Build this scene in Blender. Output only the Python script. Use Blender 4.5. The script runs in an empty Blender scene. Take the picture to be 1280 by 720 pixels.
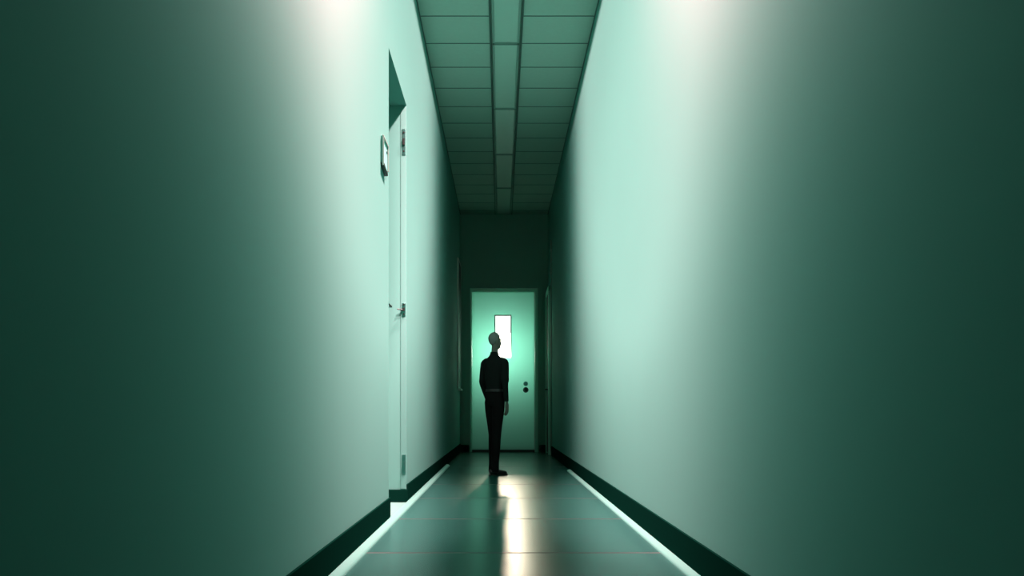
import bpy, bmesh, math, random
from mathutils import Vector, Matrix
random.seed(4)
S = bpy.context.scene
C = S.collection
PI = math.pi

# ------------------------------------------------------------------ materials
def mat(name, col, rough=.6, metal=0., spec=.5, emit=None, estr=0., noise=0., nscale=4., bump=0., bscale=40., rvar=0.):
    m = bpy.data.materials.new(name); m.use_nodes = True
    nt = m.node_tree; b = nt.nodes['Principled BSDF']
    b.inputs['Base Color'].default_value = (*col, 1)
    b.inputs['Roughness'].default_value = rough
    b.inputs['Metallic'].default_value = metal
    b.inputs['Specular IOR Level'].default_value = spec
    if emit:
        b.inputs['Emission Color'].default_value = (*emit, 1)
        b.inputs['Emission Strength'].default_value = estr
    tc = nt.nodes.new('ShaderNodeTexCoord')
    if noise or rvar:
        n = nt.nodes.new('ShaderNodeTexNoise'); n.inputs['Scale'].default_value = nscale
        n.inputs['Detail'].default_value = 5
        nt.links.new(tc.outputs['Object'], n.inputs['Vector'])
        if noise:
            r = nt.nodes.new('ShaderNodeMapRange')
            r.inputs['To Min'].default_value = 1 - noise; r.inputs['To Max'].default_value = 1 + noise
            nt.links.new(n.outputs['Fac'], r.inputs['Value'])
            mx = nt.nodes.new('ShaderNodeVectorMath'); mx.operation = 'SCALE'
            mx.inputs[0].default_value = col
            nt.links.new(r.outputs['Result'], mx.inputs['Scale'])
            nt.links.new(mx.outputs['Vector'], b.inputs['Base Color'])
        if rvar:
            r2 = nt.nodes.new('ShaderNodeMapRange')
            r2.inputs['To Min'].default_value = rough - rvar; r2.inputs['To Max'].default_value = rough + rvar
            nt.links.new(n.outputs['Fac'], r2.inputs['Value'])
            nt.links.new(r2.outputs['Result'], b.inputs['Roughness'])
    if bump:
        n2 = nt.nodes.new('ShaderNodeTexNoise'); n2.inputs['Scale'].default_value = bscale
        nt.links.new(tc.outputs['Object'], n2.inputs['Vector'])
        bp = nt.nodes.new('ShaderNodeBump'); bp.inputs['Strength'].default_value = bump
        bp.inputs['Distance'].default_value = .01
        nt.links.new(n2.outputs['Fac'], bp.inputs['Height'])
        nt.links.new(bp.outputs['Normal'], b.inputs['Normal'])
    return m

M_WALL = mat('wall_paint', (.10, .315, .262), .8, spec=.05, noise=.025, nscale=1.3, bump=.015, bscale=60)
M_FAR = mat('far_wall_paint', (.16, .38, .30), .7, spec=.2, noise=.04, nscale=2)
M_CEIL = mat('ceiling_tile', (.27, .46, .39), .9, spec=.05, noise=.05, nscale=25, bump=.1, bscale=150)
M_GRID = mat('ceiling_grid_bar', (.05, .12, .10), .6, spec=.3)
M_BASE = mat('rubber_skirting', (.0015, .020, .013), .9, spec=.0)
M_STRIP = mat('pale_cove_strip', (.105, .32, .26), .4, spec=.3)
M_SILL = mat('pale_threshold', (.095, .27, .22), .5, noise=.08, nscale=30)
M_JAMB = mat('door_paint', (.088, .285, .237), .55, spec=.3)
M_FRAME = mat('far_frame_paint', (.30, .75, .58), .4, spec=.5)
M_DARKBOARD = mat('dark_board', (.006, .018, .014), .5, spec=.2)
M_PALE = mat('pale_edge_metal', (.35, .5, .44), .35, metal=.3)
M_STEEL = mat('brushed_steel', (.14, .42, .36), .3, metal=1)
M_DKMET = mat('dark_metal', (.01, .02, .016), .4, metal=.3)
M_PLATE = mat('white_plate', (.16, .55, .46), .5)
M_FIX = mat('fixture_housing', (.15, .30, .25), .5, spec=.3)
M_DIFF = mat('fixture_lens', (.29, .51, .435), .45, spec=.4, bump=.05, bscale=200)
M_LIT = mat('lit_fixture_lens', (.9, .95, .9), .4, emit=(.97, 1, .98), estr=1.3)
M_PANE = mat('lit_window_glass', (.9, .9, .9), .3, emit=(1, .98, .94), estr=1.25)
M_SKIN = mat('skin', (.13, .14, .115), .7, spec=.2)
M_HAIR = mat('cropped_hair', (.16, .19, .17), .6)
M_SHIRT = mat('black_shirt', (.008, .012, .011), .9, spec=.1, bump=.2, bscale=200)
M_TROU = mat('black_trousers', (.005, .006, .006), .9, spec=.1)
M_SHOE = mat('black_leather', (.005, .005, .005), .35)
M_BELT = mat('belt_leather', (.010, .011, .010), .4)
M_EYE = mat('eye_white', (.6, .6, .58), .3)

# floor: large dark-green vinyl sheets, thin seams, uneven polish
def floor_mat():
    m = mat('polished_floor', (.075, .125, .10), .25, spec=.5)
    nt = m.node_tree; b = nt.nodes['Principled BSDF']
    tc = nt.nodes.new('ShaderNodeTexCoord')
    n = nt.nodes.new('ShaderNodeTexNoise'); n.inputs['Scale'].default_value = 1.2; n.inputs['Detail'].default_value = 1
    mp = nt.nodes.new('ShaderNodeMapping'); mp.inputs['Scale'].default_value = (2.0, .8, 1)
    nt.links.new(tc.outputs['Object'], mp.inputs['Vector']); nt.links.new(mp.outputs['Vector'], n.inputs['Vector'])
    r = nt.nodes.new('ShaderNodeMapRange'); r.inputs['To Min'].default_value = .27; r.inputs['To Max'].default_value = .27
    nt.links.new(n.outputs['Fac'], r.inputs['Value']); br = nt.nodes.new('ShaderNodeTexBrick')
    br.offset = 0; br.inputs['Scale'].default_value = 1
    br.inputs['Mortar Size'].default_value = .014; br.inputs['Mortar Smooth'].default_value = .2
    br.inputs['Brick Width'].default_value = 3.0; br.inputs['Row Height'].default_value = 1.4
    mp2 = nt.nodes.new('ShaderNodeMapping'); mp2.inputs['Location'].default_value = (1.5, -.2, 0)
    nt.links.new(tc.outputs['Object'], mp2.inputs['Vector']); nt.links.new(mp2.outputs['Vector'], br.inputs['Vector'])
    br.inputs['Color1'].default_value = (.014, .088, .070, 1); br.inputs['Color2'].default_value = (.017, .096, .076, 1)
    br.inputs['Mortar'].default_value = (.02, .035, .028, 1)
    nt.links.new(br.outputs['Color'], b.inputs['Base Color'])
    rr = nt.nodes.new('ShaderNodeMapRange'); rr.inputs['To Min'].default_value = .27; rr.inputs['To Max'].default_value = .75
    nt.links.new(br.outputs['Fac'], rr.inputs['Value']); nt.links.new(rr.outputs['Result'], b.inputs['Roughness'])
    return m
M_FLOOR = floor_mat()

# end door: pale frosted green panel that lets the lamp beyond shine through
def door_mat():
    m = bpy.data.materials.new('frosted_green_door'); m.use_nodes = True
    nt = m.node_tree; b = nt.nodes['Principled BSDF']; out = nt.nodes['Material Output']
    b.inputs['Base Color'].default_value = (.04, .36, .26, 1); b.inputs['Roughness'].default_value = .45
    t = nt.nodes.new('ShaderNodeBsdfTranslucent'); t.inputs['Color'].default_value = (.52, .93, .80, 1)
    mx = nt.nodes.new('ShaderNodeMixShader'); mx.inputs[0].default_value = .6
    nt.links.new(b.outputs[0], mx.inputs[1]); nt.links.new(t.outputs[0], mx.inputs[2])
    nt.links.new(mx.outputs[0], out.inputs['Surface'])
    return m
M_DOOR = door_mat()

# ------------------------------------------------------------------ mesh helpers
def box(bm, x0, x1, y0, y1, z0, z1):
    vs = [bm.verts.new((x, y, z)) for z in (z0, z1) for y in (y0, y1) for x in (x0, x1)]
    for f in ((0, 2, 3, 1), (4, 5, 7, 6), (0, 1, 5, 4), (2, 6, 7, 3), (0, 4, 6, 2), (1, 3, 7, 5)):
        bm.faces.new([vs[i] for i in f])

def rod(bm, a, b, r, r2=None, n=16):
    a = Vector(a); b = Vector(b); d = b - a
    q = Vector((0, 0, 1)).rotation_difference(d.normalized()).to_matrix().to_4x4()
    bmesh.ops.create_cone(bm, cap_ends=True, segments=n, radius1=r, radius2=r if r2 is None else r2,
                          depth=d.length, matrix=Matrix.Translation((a + b) / 2) @ q)

def obj(name, bm, m, parent=None, bevel=0, smooth=False, loc=None):
    bmesh.ops.recalc_face_normals(bm, faces=bm.faces[:])
    me = bpy.data.meshes.new(name); bm.to_mesh(me); bm.free()
    o = bpy.data.objects.new(name, me); C.objects.link(o)
    me.materials.append(m)
    if parent: o.parent = parent
    if loc: o.location = loc
    if smooth:
        for p in me.polygons: p.use_smooth = True
    if bevel:
        md = o.modifiers.new('bevel', 'BEVEL'); md.width = bevel; md.segments = 2; md.limit_method = 'ANGLE'
    return o

def boxes(name, lst, m, parent=None, bevel=0):
    bm = bmesh.new()
    for b in lst: box(bm, *b)
    return obj(name, bm, m, parent, bevel)

def empty(name, loc=(0, 0, 0), rz=0):
    o = bpy.data.objects.new(name, None); C.objects.link(o)
    o.location = loc; o.rotation_euler = (0, 0, rz); o.empty_display_size = .1
    return o

def tag(o, label=None, cat=None, group=None, kind=None):
    if label: o['label'] = label
    if cat: o['category'] = cat
    if group: o['group'] = group
    if kind: o['kind'] = kind
    return o

def copy_tree(o, parent=None):
    c = o.copy(); C.objects.link(c); c.parent = parent
    for ch in [k for k in bpy.data.objects if k.parent == o]: copy_tree(ch, c)
    return c

# ------------------------------------------------------------------ dimensions (metres); camera at the origin looking +Y
XL, XR = -.80, .93
Y0, YE = -2.0, 15.72
ZC = 4.67
D0, D1, DT = 5.71, 6.78, 3.375      # recess of the side door
RD = .20                            # its depth
BH = .165                           # skirting height

# ------------------------------------------------------------------ shell
tag(boxes('floor', [(XL - .6, XR + .3, Y0, YE + .3, -.1, 0)], M_FLOOR),
    'dark green polished vinyl corridor floor with glossy streak', 'floor', kind='structure')
T = .3
tag(boxes('wall_left', [(XL - T, XL, Y0, D0, 0, ZC + .1), (XL - T, XL, D1, YE + .2, 0, ZC + .1),
                        (XL - T, XL, D0, D1, DT, ZC + .1)], M_WALL),
    'pale green left corridor wall with a recessed doorway', 'wall', kind='structure')
tag(boxes('wall_right', [(XR, XR + T, Y0, YE + .2, 0, ZC + .1)], M_WALL),
    'pale green blank right corridor wall', 'wall', kind='structure')
# end wall with a door opening
EX0, EX1, ET = -.605, .730, 3.215     # structural opening
tag(boxes('wall_back', [(XL, EX0, YE, YE + .2, 0, ZC + .1), (EX1, XR, YE, YE + .2, 0, ZC + .1),
                        (EX0, EX1, YE, YE + .2, ET, ZC + .1)], M_FAR),
    'dark green end wall around the glowing door', 'wall', kind='structure')

# ceiling: soft tiles in a metal grid, with a centre bay for the light fixtures
bm = bmesh.new()
box(bm, XL, XR, Y0, YE, ZC + .012, ZC + .10)
pitch = .582
ys = []
y = 3900 / 496. - 20 * pitch
while y < YE + pitch:
    ys.append(y); y += pitch
CX0, CX1 = -.085, .192
for a, b in zip(ys, ys[1:]):
    a2, b2 = max(a, Y0), min(b, YE)
    if b2 - a2 < .03: continue
    for (x0, x1) in ((XL, CX0 - .032), (CX1 + .032, XR)):
        box(bm, x0, x1, a2 + .007, b2 - .007, ZC, ZC + .012)
ceiling = tag(obj('ceiling', bm, M_CEIL), 'suspended ceiling of pale green tiles in a grid', 'ceiling', kind='structure')
gl = []
for yy in ys:
    if Y0 < yy < YE:
        gl += [(XL, CX0 - .03, yy - .007, yy + .007, ZC - .003, ZC + .012), (CX1 + .03, XR, yy - .007, yy + .007, ZC - .003, ZC + .012)]
for x in (CX0 - .032, CX1 + .018):
    gl.append((x, x + .014, Y0, YE, ZC - .008, ZC + .012))
for x in (XL, XR - .012):
    gl.append((x, x + .012, Y0, YE, ZC - .006, ZC + .012))
boxes('ceiling_grid', gl, M_GRID, ceiling)

# skirting
BT = .012
bl = tag(boxes('baseboard_left', [(XL, XL + BT, Y0, D0, 0, BH), (XL, XL + BT, D1 + .0, YE, 0, BH),
                                  (XL - RD, XL + BT, D1 - BT, D1, 0, .12), (XL - RD, XL + BT, D0, D0 + BT, 0, BH)], M_BASE, bevel=.003),
         'dark rubber skirting along the left wall', 'baseboard', kind='structure')
tag(boxes('baseboard_right', [(XR - BT, XR, Y0, YE, 0, BH)], M_BASE, bevel=.003),
    'dark rubber skirting along the right wall', 'baseboard', kind='structure')
tag(boxes('baseboard_back', [(XL, EX0 - .02, YE - BT, YE, 0, .14), (EX1 + .02, XR, YE - BT, YE, 0, .14)], M_BASE),
    'dark skirting beside the end door', 'baseboard', kind='structure')

# pale quarter-round cove strip where floor meets skirting
def cove(x, s, y0, y1, r=.05):
    bm = bmesh.new(); prof = [(0, 0)] + [(s * r * math.cos(t), .5 * r * math.sin(t)) for t in [i * PI / 16 for i in range(9)]]
    rings = []
    for yy in (y0, y1): rings.append([bm.verts.new((x + px, yy, pz)) for px, pz in prof])
    n = len(prof)
    for i in range(n):
        bm.faces.new([rings[0][i], rings[0][(i + 1) % n], rings[1][(i + 1) % n], rings[1][i]])
    bm.faces.new(rings[0]); bm.faces.new(rings[1])
    return bm
tag(obj('trim_1', cove(XL + BT, 1, Y0, 11.6), M_STRIP), 'pale cove strip at the foot of the left wall', 'trim', kind='structure')
tag(obj('trim_2', cove(XR - BT, -1, Y0, 10.6, .042), M_STRIP), 'pale cove strip at the foot of the right wall', 'trim', kind='structure')
tag(boxes('trim_3', [(XL - RD, XL + BT, D0 + BT, D1 - BT, 0, .012)], M_SILL, bevel=.003), 'pale threshold slab in the left doorway', 'threshold', kind='structure')

# ------------------------------------------------------------------ side door in the left recess
d2 = tag(empty('door_2', (XL - RD, (D0 + D1) / 2, 0)), 'pale green door set deep in the left wall recess', 'door', kind='structure')
yc = (D0 + D1) / 2; hx = (D1 - D0) / 2
boxes('door_leaf', [(-.05, 0, -hx + .05, hx - .05, .014, DT - .05)], M_JAMB, d2, .004)
boxes('door_frame', [(-.06, .03, -hx, -hx + .05, .0, DT), (-.06, .03, hx - .05, hx, .125, DT), (-.06, .03, -hx, hx, DT - .05, DT)], M_JAMB, d2, .004)
boxes('edge_strip', [(RD - .048, RD - .002, hx - .006, hx, .125, DT - .01)], M_JAMB, d2, .002)
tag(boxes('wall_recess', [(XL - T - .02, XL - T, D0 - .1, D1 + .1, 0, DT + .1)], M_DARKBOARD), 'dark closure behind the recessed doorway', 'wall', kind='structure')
# lever handle near the far jamb
bm = bmesh.new()
rod(bm, (.0, hx - .12, 1.655), (.008, hx - .12, 1.655), .026)
rod(bm, (.008, hx - .12, 1.655), (.085, hx - .12, 1.655), .009)
h = obj('door_handle', bm, M_STEEL, d2, .001)
bm = bmesh.new(); rod(bm, (.085, hx - .11, 1.655), (.078, hx - .25, 1.665), .010, .007)
obj('lever', bm, M_DKMET, h)
# strike hardware on the far jamb: top, middle, bottom
def strike(z, hh, dark):
    s = boxes('strike_plate', [(RD - .036, RD - .006, hx - .012, hx - .006, z - hh, z + hh)], M_STEEL, d2, .002)
    bm = bmesh.new()
    for k in (-1, 1):
        rod(bm, (RD - .021, hx - .013, z + k * hh * .72), (RD - .021, hx - .018, z + k * hh * .72), .007)
    box(bm, RD - .030, RD - .012, hx - .026, hx - .012, z - hh * .25, z + hh * .25)
    obj('latch', bm, dark, s)
strike(.77 + 338 / 147.5, .11, M_DKMET)
strike(.77 + 129 / 147.5, .055, M_DKMET)
strike(.77 - 64 / 147.5, .08, M_STEEL)
bm = bmesh.new(); rod(bm, (RD - .03, hx - .016, 1.64), (RD - .075, hx - .03, 1.645), .009, .004)
obj('latch_tongue', bm, M_DKMET, d2)

# small white plate on the wall before the recess
p = tag(empty('wall_plate', (XL, 5.45, 2.50)), 'small white sign plate high on left wall beside the recessed doorway', 'sign')
bm = bmesh.new(); box(bm, 0, .012, -.12, .12, -.06, .12)
obj('back_plate', bm, M_PLATE, p, .003)
boxes('rim', [(.010, .022, -.125, -.113, -.08, .122), (.010, .022, .10, .112, -.06, .122), (.010, .022, -.12, .11, .110, .122)], M_PALE, p, .002)
bm = bmesh.new(); rod(bm, (.01, .07, .065), (.018, .07, .065), .009); obj('screw', bm, M_DKMET, p)
bm = bmesh.new(); box(bm, .0, .024, -.12, .05, -.085, -.062); 
for v in bm.verts:
    if v.co.y > 0: v.co.z -= .02
obj('clip', bm, M_DKMET, p, .003)

# ------------------------------------------------------------------ end door
d1 = tag(empty('door_1', (0, YE, 0)), 'tall glowing green door with narrow lit window at the corridor end', 'door', kind='structure')
LX0, LX1, LT = -.565, .668, 3.14      # leaf
WX0, WX1, WZ0, WZ1 = -.105, .192, 1.86, 2.675
boxes('door_frame', [(EX0, EX0 + .018, -.045, .12, 0, ET), (EX0 + .018, LX0 - .004, -.015, .12, 0, LT + .02), 
                     (EX1 - .02, EX1, -.045, .12, 0, ET), (LX1 + .004, EX1 - .02, -.015, .12, 0, LT + .02),
                     (EX0, EX1, -.045, .12, ET - .03, ET), (EX0, EX1, -.015, .12, LT + .004, ET - .03)], M_FRAME, d1, .003)
boxes('outer_casing', [(-.765, -.75, -.02, 0, .14, 4.1), (-.74, EX0 - .0, -.012, 0, 0, 3.23), (EX1, .80, -.012, 0, 0, 3.23), (.83, .845, -.03, 0, .14, 4.1)], M_FAR, d1, .003)
bm = bmesh.new()
rr = []
for yy in (0, .045):
    rr.append([[bm.verts.new((x, yy, z)) for x, z in ((a, c), (b, c), (b, d), (a, d))] for a, b, c, d in ((LX0, LX1, .03, LT), (WX0, WX1, WZ0, WZ1))])
for k in range(4):
    j = (k + 1) % 4
    for q in (0, 1): bm.faces.new([rr[q][0][k], rr[q][0][j], rr[q][1][j], rr[q][1][k]])
    for q in (0, 1): bm.faces.new([rr[0][q][k], rr[0][q][j], rr[1][q][j], rr[1][q][k]])
leaf = obj('door_leaf', bm, M_DOOR, d1)
boxes('lock_edge', [(LX1 - .015, LX1, -.008, .0, .03, LT)], M_PALE, d1)
boxes('window_frame', [(WX0 - .02, WX0, -.01, 0, WZ0 - .02, WZ1 + .02), (WX1, WX1 + .02, -.01, 0, WZ0 - .02, WZ1 + .02),
                       (WX0, WX1, -.01, 0, WZ1, WZ1 + .02), (WX0, WX1, -.01, 0, WZ0 - .02, WZ0)], M_PALE, d1)
boxes('window_pane', [(WX0, WX1, .015, .028, WZ0, WZ1)], M_PANE, d1)
boxes('door_sweep', [(LX0, LX1, -.008, .04, .002, .045)], M_DKMET, d1)
bm = bmesh.new(); kx, kz = .49, 1.22
rod(bm, (kx, 0, kz), (kx, -.012, kz), .055); rod(bm, (kx, -.012, kz), (kx, -.05, kz), .02); rod(bm, (kx, -.05, kz), (kx, -.085, kz), .042, .036)
hd = obj('door_handle', bm, M_DKMET, d1, .002)
bm = bmesh.new(); rod(bm, (kx, 0, kz + .12), (kx, -.02, kz + .12), .045); 
obj('lock_cylinder', bm, M_STEEL, hd, .002)
# room beyond the door (only its lamp matters) -------------------------------------------------
tag(boxes('floor_beyond', [(-1.6, 1.7, YE + .3, YE + 3, -.1, 0)], M_FLOOR), 'floor beyond the end door', 'floor', kind='structure')
def area(name, loc, rot, sx, sy, power, col, spread=180):
    l = bpy.data.lights.new(name, 'AREA'); l.shape = 'RECTANGLE'; l.size = sx; l.size_y = sy
    l.energy = power; l.color = col; l.spread = math.radians(spread)
    o = bpy.data.objects.new(name, l); C.objects.link(o); o.location = loc; o.rotation_euler = rot
    return o
area('lamp_beyond_door', (-.02, YE + .95, 2.0), (-PI / 2, 0, 0), .5, .45, 38, (1, .98, .9))
area('window_lamp', ((WX0 + WX1) / 2, YE - .004, (WZ0 + WZ1) / 2), (PI / 2 - math.radians(16), 0, 0), WX1 - WX0, WZ1 - WZ0, 10, (1, .88, .68), 42)

# ------------------------------------------------------------------ fittings near the end
nb = tag(empty('notice_board', (XL, 15.0, 0)), 'tall dark board with pale edge on the left wall near the end', 'board')
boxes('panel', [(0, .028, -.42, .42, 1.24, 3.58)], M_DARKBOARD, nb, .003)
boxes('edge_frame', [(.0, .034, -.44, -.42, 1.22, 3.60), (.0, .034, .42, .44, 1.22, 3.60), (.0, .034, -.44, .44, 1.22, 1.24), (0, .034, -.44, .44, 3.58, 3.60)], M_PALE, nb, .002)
boxes('ledge', [(.0, .07, -.30, .30, 1.19, 1.22)], M_PALE, nb, .002)

d3 = tag(empty('door_3', (XR, 15.1, 0)), 'narrow dark side door on the right wall near the end', 'door', kind='structure')
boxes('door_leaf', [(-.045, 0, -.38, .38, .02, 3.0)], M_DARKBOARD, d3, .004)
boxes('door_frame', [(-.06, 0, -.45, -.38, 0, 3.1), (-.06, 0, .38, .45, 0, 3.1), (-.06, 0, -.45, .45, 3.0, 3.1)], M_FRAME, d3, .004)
bm = bmesh.new(); rod(bm, (-.045, -.31, 1.2), (-.11, -.31, 1.2), .014); rod(bm, (-.11, -.32, 1.2), (-.11, -.17, 1.2), .012)
hh3 = obj('door_handle', bm, M_DKMET, d3)
boxes('handle_plate', [(-.052, -.044, -.345, -.275, 1.08, 1.32)], M_DKMET, hh3, .002)
bm = bmesh.new(); rod(bm, (0, 0, 0), (0, 0, 3.92), .014)
cd = tag(obj('conduit_pipe', bm, M_PALE, None, 0, True, (XR - .015, 14.58, 0)), 'thin vertical conduit pipe beside the dark side door on right wall', 'pipe')
for z in (3.3, 3.72): boxes('clip', [(-.018, .02, -.022, .022, z, z + .03)], M_PALE, cd)

# ------------------------------------------------------------------ ceiling light fixtures
def fixture(y0, y1, lens):
    L = y1 - y0; w = CX1 - CX0
    f = empty('ceiling_light', ((CX0 + CX1) / 2, (y0 + y1) / 2, ZC - .03))
    g = .012
    bx = [(-w / 2, -w / 2 + .02, -L / 2 + g, L / 2 - g, 0, .05), (w / 2 - .02, w / 2, -L / 2 + g, L / 2 - g, 0, .05),
          (-w / 2, w / 2, -L / 2 + g, -L / 2 + g + .02, 0, .05), (-w / 2, w / 2, L / 2 - g - .02, L / 2 - g, 0, .05),
          (-w / 2, w / 2, -L / 2 + g, L / 2 - g, .035, .05)]
    boxes('housing', bx, M_FIX, f, .003)
    boxes('lens', [(-w / 2 + .02, w / 2 - .02, -L / 2 + g + .02, L / 2 - g - .02, .006, .014)], lens, f, .002)
    return f
F = 1.80
yb = 8.40
lit = fixture(yb - 2 * F, yb - F, M_LIT)
tag(lit, 'glowing linear ceiling light fitting nearest the viewer, just above the frame', 'ceiling light')
place = ['first unlit ceiling light panel, nearest, at the top edge of the photo',
         'second unlit ceiling light panel, behind the nearest one',
         'third unlit ceiling light panel, fading into the dark ceiling',
         'unlit ceiling light panel second from the end wall, in the dark', 'unlit ceiling light panel right against the end wall, in the dark']
u = None
for k in range(5):
    if u is None: u = fixture(yb - F, yb, M_DIFF); o = u
    else: o = copy_tree(u); o.location.y = u.location.y + F * k
    tag(o, place[k], 'ceiling light', 'unlit ceiling light panels down the middle')

# point lamps under the lit fitting, profile shaped to wash both walls evenly
def shaped_wash(y, power, aim, col, G_W, G_P):
    l = bpy.data.lights.new('shaped_wash_lamp', 'POINT'); l.energy = power; l.shadow_soft_size = .06; l.color = col
    l.use_nodes = True; nt = l.node_tree; em = nt.nodes['Emission']
    N = nt.nodes.new
    def mth(op, a, b=None, c=None):
        n = N('ShaderNodeMath'); n.operation = op
        for i, v in enumerate((a, b, c)):
            if v is None: continue
            if isinstance(v, (int, float)): n.inputs[i].default_value = v
            else: nt.links.new(v, n.inputs[i])
        return n.outputs[0]
    tc = N('ShaderNodeTexCoord'); sp = N('ShaderNodeSeparateXYZ')
    nt.links.new(tc.outputs['Normal'], sp.inputs[0])
    sx = mth('MULTIPLY', sp.outputs[0], SGN); sy = mth('MULTIPLY', sp.outputs[1], SGN); sz = mth('MULTIPLY', sp.outputs[2], SGN)
    ax = mth('MAXIMUM', mth('ABSOLUTE', sx), .02)
    dy = mth('SUBTRACT', mth('MULTIPLY', mth('DIVIDE', sy, ax), .86), aim)       # where along the wall this ray lands
    g = mth('DIVIDE', 1, mth('ADD', 1, mth('POWER', mth('DIVIDE', mth('ABSOLUTE', dy), G_W), G_P)))
    k = mth('DIVIDE', g, mth('POWER', mth('MAXIMUM', ax, G_C), 3))
    k = mth('MULTIPLY', k, mth('POWER', mth('MINIMUM', mth('DIVIDE', ax, .19), 1), 1.6))
    down = mth('GREATER_THAN', mth('MULTIPLY', sz, -1), .03)
    nt.links.new(mth('MULTIPLY', k, down), em.inputs['Strength'])
    o = bpy.data.objects.new('shaped_wash_lamp', l); C.objects.link(o); o.location = ((CX0 + CX1) / 2, y, ZC - .06)
SGN, G_C = 1, .25
for yy in (5.1, 5.7, 6.3):
    shaped_wash(yy, 18, 6.7 - yy, (2.32, .80, .91), 3.40, 7.5)
    shaped_wash(yy, 5.4, 6.65 - yy, (.0, 1, .88), 4.5, 8)  # added green lamps that tint the dim walls teal


# added lamp before the door window, shaped into a pool of floor light
def beam(power):
    l = bpy.data.lights.new('added_floor_beam', 'POINT'); l.energy = power; l.shadow_soft_size = .08; l.color = (1, .80, .60)
    l.use_nodes = True; nt = l.node_tree; em = nt.nodes['Emission']; N = nt.nodes.new
    def mth(op, a, b=None):
        n = N('ShaderNodeMath'); n.operation = op
        for i, v in enumerate((a, b)):
            if v is None: continue
            if isinstance(v, (int, float)): n.inputs[i].default_value = v
            else: nt.links.new(v, n.inputs[i])
        return n.outputs[0]
    tc = N('ShaderNodeTexCoord'); sp = N('ShaderNodeSeparateXYZ'); nt.links.new(tc.outputs['Normal'], sp.inputs[0])
    fy = mth('MAXIMUM', mth('MULTIPLY', sp.outputs[1], -1), .01)
    tz = mth('ABSOLUTE', mth('DIVIDE', sp.outputs[2], fy))
    u = mth('DIVIDE', mth('ADD', mth('DIVIDE', sp.outputs[0], fy), .0145), mth('MULTIPLY', tz, .16))
    v = mth('DIVIDE', mth('ADD', mth('DIVIDE', sp.outputs[2], fy), .30), .13)
    lat = mth('EXPONENT', mth('MULTIPLY', mth('MULTIPLY', u, u), -1))
    ver = mth('EXPONENT', mth('MULTIPLY', mth('POWER', mth('ABSOLUTE', v), 4), -1))
    nt.links.new(mth('MULTIPLY', lat, ver), em.inputs['Strength'])
    o = bpy.data.objects.new('added_floor_beam', l); C.objects.link(o); o.location = (.13, YE - .09, 2.55)
beam(340)

# ------------------------------------------------------------------ person (local frame faces +Y, then turned to the right)
PX, PY = -.075, 9.87
root = tag(empty('person', (PX, PY, 0), math.radians(-30)), 'person standing alone in dark shirt and trousers, arms hanging, facing the lit door', 'person')

def ring(bm, c, rx, ry, n=20, tilt=None, sq=2.0):
    vs = []
    for i in range(n):
        t = 2 * PI * i / n
        ct, st = math.cos(t), math.sin(t)
        p = Vector((rx * math.copysign(abs(ct) ** (2 / sq), ct), ry * math.copysign(abs(st) ** (2 / sq), st), 0))
        if tilt: p = tilt @ p
        vs.append(bm.verts.new(Vector(c) + p))
    return vs

def loft(bm, secs, n=20, cap=True):
    """secs: (centre, rx, ry[, sq]); rings turn to follow the path"""
    rs = []
    for i, s in enumerate(secs):
        c = Vector(s[0])
        a = Vector(secs[max(i - 1, 0)][0]); b = Vector(secs[min(i + 1, len(secs) - 1)][0])
        d = (b - a).normalized()
        up = Vector((0, 0, 1)) if d.z >= 0 else Vector((0, 0, -1))
        q = up.rotation_difference(d).to_matrix()
        rs.append(ring(bm, c, s[1], s[2], n, q, s[3] if len(s) > 3 else 2.0))
    for r0, r1 in zip(rs, rs[1:]):
        for i in range(n):
            bm.faces.new([r0[i], r0[(i + 1) % n], r1[(i + 1) % n], r1[i]])
    if cap:
        bm.faces.new(list(reversed(rs[0]))); bm.faces.new(rs[-1])

def ball(bm, c, sx, sy, sz, rot=None, seg=20):
    m = Matrix.Translation(c) @ (rot.to_4x4() if rot else Matrix()) @ Matrix.Diagonal((sx, sy, sz, 1))
    bmesh.ops.create_uvsphere(bm, u_segments=seg, v_segments=seg // 2 + 2, radius=1, matrix=m)

def melt(name, bm, m, parent, voxel=.006, sm=6):
    """merge overlapping closed shapes into one continuous skin"""
    bmesh.ops.recalc_face_normals(bm, faces=bm.faces[:])
    me = bpy.data.meshes.new(name); bm.to_mesh(me); bm.free()
    t = bpy.data.objects.new(name, me); C.objects.link(t)
    r = t.modifiers.new('r', 'REMESH'); r.mode = 'VOXEL'; r.voxel_size = voxel
    s = t.modifiers.new('s', 'SMOOTH'); s.iterations = sm; s.factor = .5
    dg = bpy.context.evaluated_depsgraph_get()
    ev = bpy.data.meshes.new_from_object(t.evaluated_get(dg))
    t.modifiers.clear(); t.data = ev; ev.materials.clear(); ev.materials.append(m)
    for p_ in ev.polygons: p_.use_smooth = True
    t.parent = parent
    return t

HY = math.radians(-35)                       # head turned further right
HR = Matrix.Rotation(HY, 3, 'Z')
HC = Vector((.0, .02, 1.655))                # centre of the skull
def hp(x, y, z): return HC + HR @ Vector((x, y, z))

# shoulders / elbows / wrists
ARM = {-1: [Vector((-.170, .0, 1.385)), Vector((-.205, -.01, 1.13)), Vector((-.150, .055, .90))],
       1: [Vector((.170, .0, 1.385)), Vector((.200, -.03, 1.13)), Vector((.206, .0, .90))]}
HIP = {-1: Vector((-.075, .0, .93)), 1: Vector((.075, -.0, .93))}
KNE = {-1: Vector((-.055, .035, .50)), 1: Vector((.045, -.015, .50))}
ANK = {-1: Vector((-.055, .03, .085)), 1: Vector((.035, -.05, .085))}

bm = bmesh.new()
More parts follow.
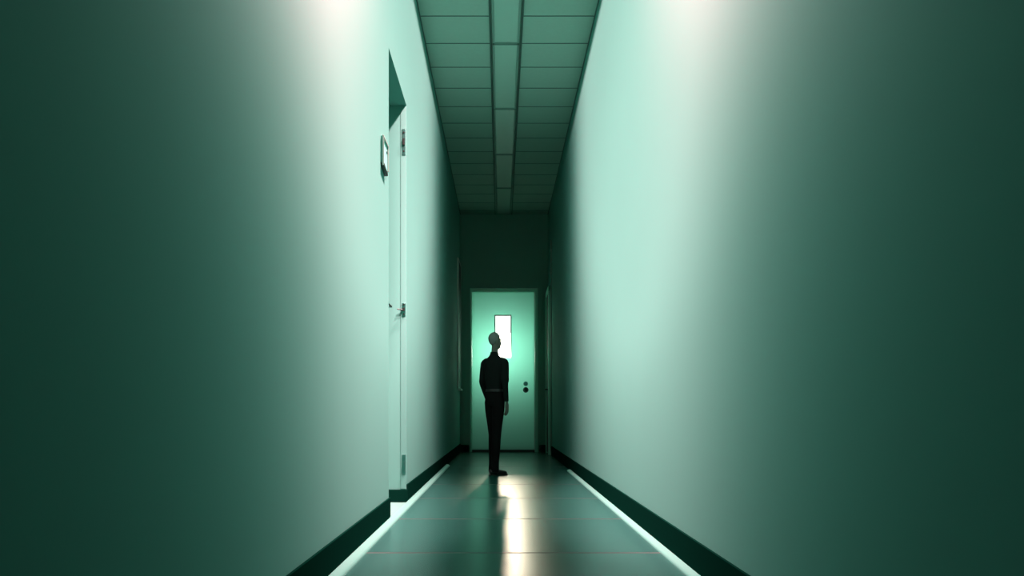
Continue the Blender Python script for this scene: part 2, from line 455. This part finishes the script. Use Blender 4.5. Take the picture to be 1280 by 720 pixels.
# head
ball(bm, hp(0, -.012, .018), .066, .084, .082, HR)
ball(bm, hp(0, .022, -.04), .052, .058, .066, HR)
loft(bm, [(hp(0, .052, -.088), .022, .018), (hp(0, .045, -.06), .040, .032), (hp(0, .03, -.02), .048, .04)], 16)   # chin and jaw
ball(bm, hp(0, .080, -.028), .011, .015, .013, HR, 12)       # nose tip
loft(bm, [(hp(0, .064, .012), .006, .009), (hp(0, .077, -.022), .010, .012)], 12)
ball(bm, hp(0, .070, .022), .036, .012, .008, HR, 12)        # brow
ball(bm, hp(0, .071, -.058), .021, .009, .006, HR, 12)       # upper lip
ball(bm, hp(0, .069, -.067), .018, .009, .006, HR, 12)       # lower lip
for s in (-1, 1):
    ball(bm, hp(s * .034, .052, -.022), .018, .016, .016, HR, 12)      # cheeks
    ball(bm, hp(s * .068, -.006, -.012), .008, .018, .030, HR, 12)     # ears
# neck
loft(bm, [((0, -.012, 1.42), .075, .062), ((0, -.008, 1.47), .052, .052), ((0, .0, 1.52), .046, .050), ((0, .012, 1.60), .046, .052), ((0, .02, 1.64), .04, .05)], 18)
# torso
loft(bm, [((0, 0, .86), .09, .075), ((0, .0, .93), .128, .085), ((0, 0, 1.02), .122, .082), ((0, 0, 1.12), .128, .085), ((0, .0, 1.25), .145, .098),
          ((0, 0, 1.35), .150, .10), ((0, -.005, 1.41), .135, .078), ((0, -.01, 1.455), .075, .055)], 24)
for s in (-1, 1):
    sh, el, wr = ARM[s]
    ball(bm, sh, .048, .05, .05)
    loft(bm, [(sh + Vector((-s * .08, 0, .02)), .045, .055), (sh, .045, .052)], 16)
    loft(bm, [(sh, .046, .048), (sh.lerp(el, .4), .042, .045), (sh.lerp(el, .85), .034, .036), (el, .034, .036), (el.lerp(wr, .25), .036, .037),
              (el.lerp(wr, .7), .026, .028), (wr, .022, .026)], 16)
    loft(bm, [(HIP[s] + Vector((-s * .012, 0, 0)), .060, .074), (HIP[s].lerp(KNE[s], .35), .064, .072), (HIP[s].lerp(KNE[s], .85), .052, .056), (KNE[s], .050, .054),
              (KNE[s].lerp(ANK[s], .3), .048, .056), (KNE[s].lerp(ANK[s], .8), .033, .036), (ANK[s], .034, .038)], 18)
    loft(bm, [(ANK[s] + Vector((0, 0, .02)), .030, .034), (ANK[s] + Vector((0, .0, -.03)), .026, .030), (ANK[s] + Vector((0, .0, -.055)), .022, .028)], 16)
    # hand: palm, four curled fingers, thumb
    d = (wr - el).normalized(); inn = Vector((-s, 0, 0)); inn = (inn - d * inn.dot(d)).normalized()   # towards the thigh
    fw = d.cross(inn) * (1 if d.cross(inn).y > 0 else -1)                                          # front (thumb side)
    def hq(a, f, i): return wr + d * a + fw * f + inn * i
    for k in range(4):
        f = -.030 + k * .020
        loft(bm, [(hq(.0, f * .5, 0), .013, .013), (hq(.04, f * .95, .002), .0125, .0125), (hq(.088, f, .006), .0105, .0105)], 10)
        ln = (.066, .080, .086, .078)[k]
        loft(bm, [(hq(.082, f, .005), .0098, .0098), (hq(.088 + ln * .42, f * 1.08, .012), .0090, .0090), (hq(.088 + ln * .75, f * 1.08, .028), .0082, .0082),
                  (hq(.088 + ln * .93, f * 1.05, .045), .0070, .0070)], 10)
    loft(bm, [(hq(.015, .014, .004), .013, .013), (hq(.050, .042, .012), .0115, .0115), (hq(.080, .050, .022), .0100, .0100), (hq(.104, .048, .030), .0080, .0080)], 10)
melt('body', bm, M_SKIN, root, .0055, 4)

# eyes
for s in (-1, 1):
    bm = bmesh.new(); ball(bm, hp(s * .028, .0645, .004), .0125, .0095, .0085, HR, 16)
    obj('eye', bm, M_EYE, root, smooth=True)
# hair: short crop
bm = bmesh.new()
ball(bm, hp(0, -.018, .026), .071, .087, .084, HR, 32)
for v in list(bm.verts):
    q = HR.inverted() @ (v.co - HC)
    lim = .045 if q.y > .02 else (-.01 if q.y > -.03 else -.05)
    if q.z < lim:
        q.x *= .86; q.y = q.y * .86 - .004; q.z = max(q.z, lim - .02)
        v.co = HC + HR @ q
    else:
        v.co += (v.co - hp(0, -.018, .026)).normalized() * random.uniform(-.0015, .0025)
obj('hair', bm, M_HAIR, root, smooth=True)

# shirt (body, sleeves, collar merged into one garment)
bm = bmesh.new()
loft(bm, [((0, 0, 1.04), .132, .100), ((0, .0, 1.09), .138, .104), ((0, 0, 1.20), .152, .110), ((0, .0, 1.30), .166, .115),
          ((0, -.002, 1.38), .168, .104), ((0, -.006, 1.43), .138, .082), ((0, -.01, 1.470), .082, .062), ((0, -.008, 1.495), .060, .056)], 28)
for s in (-1, 1):
    sh, el, wr = ARM[s]
    ball(bm, sh + Vector((-s * .005, 0, -.008)), .060, .064, .060)
    loft(bm, [(sh + Vector((-s * .09, 0, .020)), .05, .066), (sh + Vector((-s * .015, 0, .008)), .054, .062)], 18)
    loft(bm, [(sh, .060, .064), (sh.lerp(el, .3), .060, .064), (sh.lerp(el, .65), .056, .060), (sh.lerp(el, .90), .056, .058), (el, .045, .046), (el.lerp(wr, .3), .039, .041), (el.lerp(wr, .8), .032, .034), (el.lerp(wr, .97), .030, .032)], 18)
melt('shirt', bm, M_SHIRT, root, .007, 5)
bm = bmesh.new()
loft(bm, [((0, -.008, 1.478), .066, .062), ((0, -.006, 1.515), .056, .058), ((0, -.006, 1.508), .050, .050)], 24, cap=False)
obj('collar', bm, M_SHIRT, root, smooth=True)

# trousers
bm = bmesh.new()
loft(bm, [((0, 0, 1.055), .134, .100), ((0, 0, 1.00), .138, .102), ((0, .0, .92), .150, .110), ((0, 0, .86), .13, .10)], 26)
for s in (-1, 1):
    loft(bm, [(HIP[s] + Vector((-s * .012, 0, .05)), .066, .088), (HIP[s] + Vector((-s * .004, 0, -.03)), .080, .100), (HIP[s].lerp(KNE[s], .3), .083, .094), (HIP[s].lerp(KNE[s], .75), .067, .074), (KNE[s], .062, .068),
              (KNE[s].lerp(ANK[s], .4), .060, .068), (KNE[s].lerp(ANK[s], .8), .054, .062), (ANK[s] + Vector((0, .0, -.045)), .056, .072)], 20)
melt('trousers', bm, M_TROU, root, .007, 5)
bm = bmesh.new()
loft(bm, [((0, 0, 1.030), .141, .108), ((0, 0, 1.062), .138, .106)], 28)
belt = obj('belt', bm, M_BELT, root, smooth=False)
bm = bmesh.new(); box(bm, -.022, .022, .103, .115, 1.028, 1.064); obj('buckle', bm, M_STEEL, belt, .003)

# shoes
for s, yaw in ((-1, 10), (1, -28)):
    a = ANK[s]; R = Matrix.Rotation(math.radians(yaw), 3, 'Z')
    def fp(x, y, z): return Vector((a.x, a.y, 0)) + R @ Vector((x, y, z))
    bm = bmesh.new()
    loft(bm, [(fp(0, -.075, .040), .026, .030), (fp(0, -.055, .044), .034, .040), (fp(0, 0, .045), .038, .043), (fp(0, .07, .036), .042, .034),
              (fp(0, .13, .028), .044, .026), (fp(0, .175, .024), .034, .021), (fp(0, .195, .022), .015, .014)], 18)
    loft(bm, [(fp(0, -.02, .03), .036, .05), (fp(0, -.012, .10), .038, .045)], 16)
    for v in bm.verts: v.co.z = max(v.co.z, .012)
    sh_ = melt('shoe', bm, M_SHOE, root, .005, 3)
    bm = bmesh.new()
    pts = [(0, -.088), (.03, -.075), (.038, -.03), (.036, .03), (.046, .11), (.04, .165), (.018, .20), (-.018, .20), (-.04, .165), (-.044, .11), (-.034, .03), (-.038, -.03), (-.03, -.075)]
    lo = [bm.verts.new(fp(x, y, .0)) for x, y in pts]; hi = [bm.verts.new(fp(x, y, .016)) for x, y in pts]
    bm.faces.new(list(reversed(lo))); bm.faces.new(hi)
    for i in range(len(pts)): bm.faces.new([lo[i], lo[(i + 1) % len(pts)], hi[(i + 1) % len(pts)], hi[i]])
    obj('sole', bm, M_DKMET, sh_)

for o in list(bpy.data.objects):
    q = o
    while q.parent: q = q.parent
    if q is root and o.type == 'MESH':
        for v in o.data.vertices: v.co.x *= .82

# ------------------------------------------------------------------ world, camera, view
w = bpy.data.worlds.new('World'); S.world = w; w.use_nodes = True
bg = w.node_tree.nodes['Background']
bg.inputs['Color'].default_value = (.0, .22, .16, 1); bg.inputs['Strength'].default_value = .12

cam = bpy.data.cameras.new('camera'); co = bpy.data.objects.new('camera', cam); C.objects.link(co)
co.location = (0, 0, .77); co.rotation_euler = (PI / 2, 0, 0)
cam.sensor_width = 36; cam.lens = 36 * 1000 / 1280
cam.shift_x = 14 / 1280; cam.shift_y = 156 / 1280
cam.clip_start = .05
S.camera = co

S.view_settings.view_transform = 'Standard'; S.view_settings.look = 'None'
S.view_settings.gamma = 1; S.view_settings.use_curve_mapping = False
S.view_settings.exposure = 0
S.cycles.max_bounces = 12; S.cycles.diffuse_bounces = 8
S.cycles.use_denoising = True
S.cycles.sample_clamp_indirect = 8
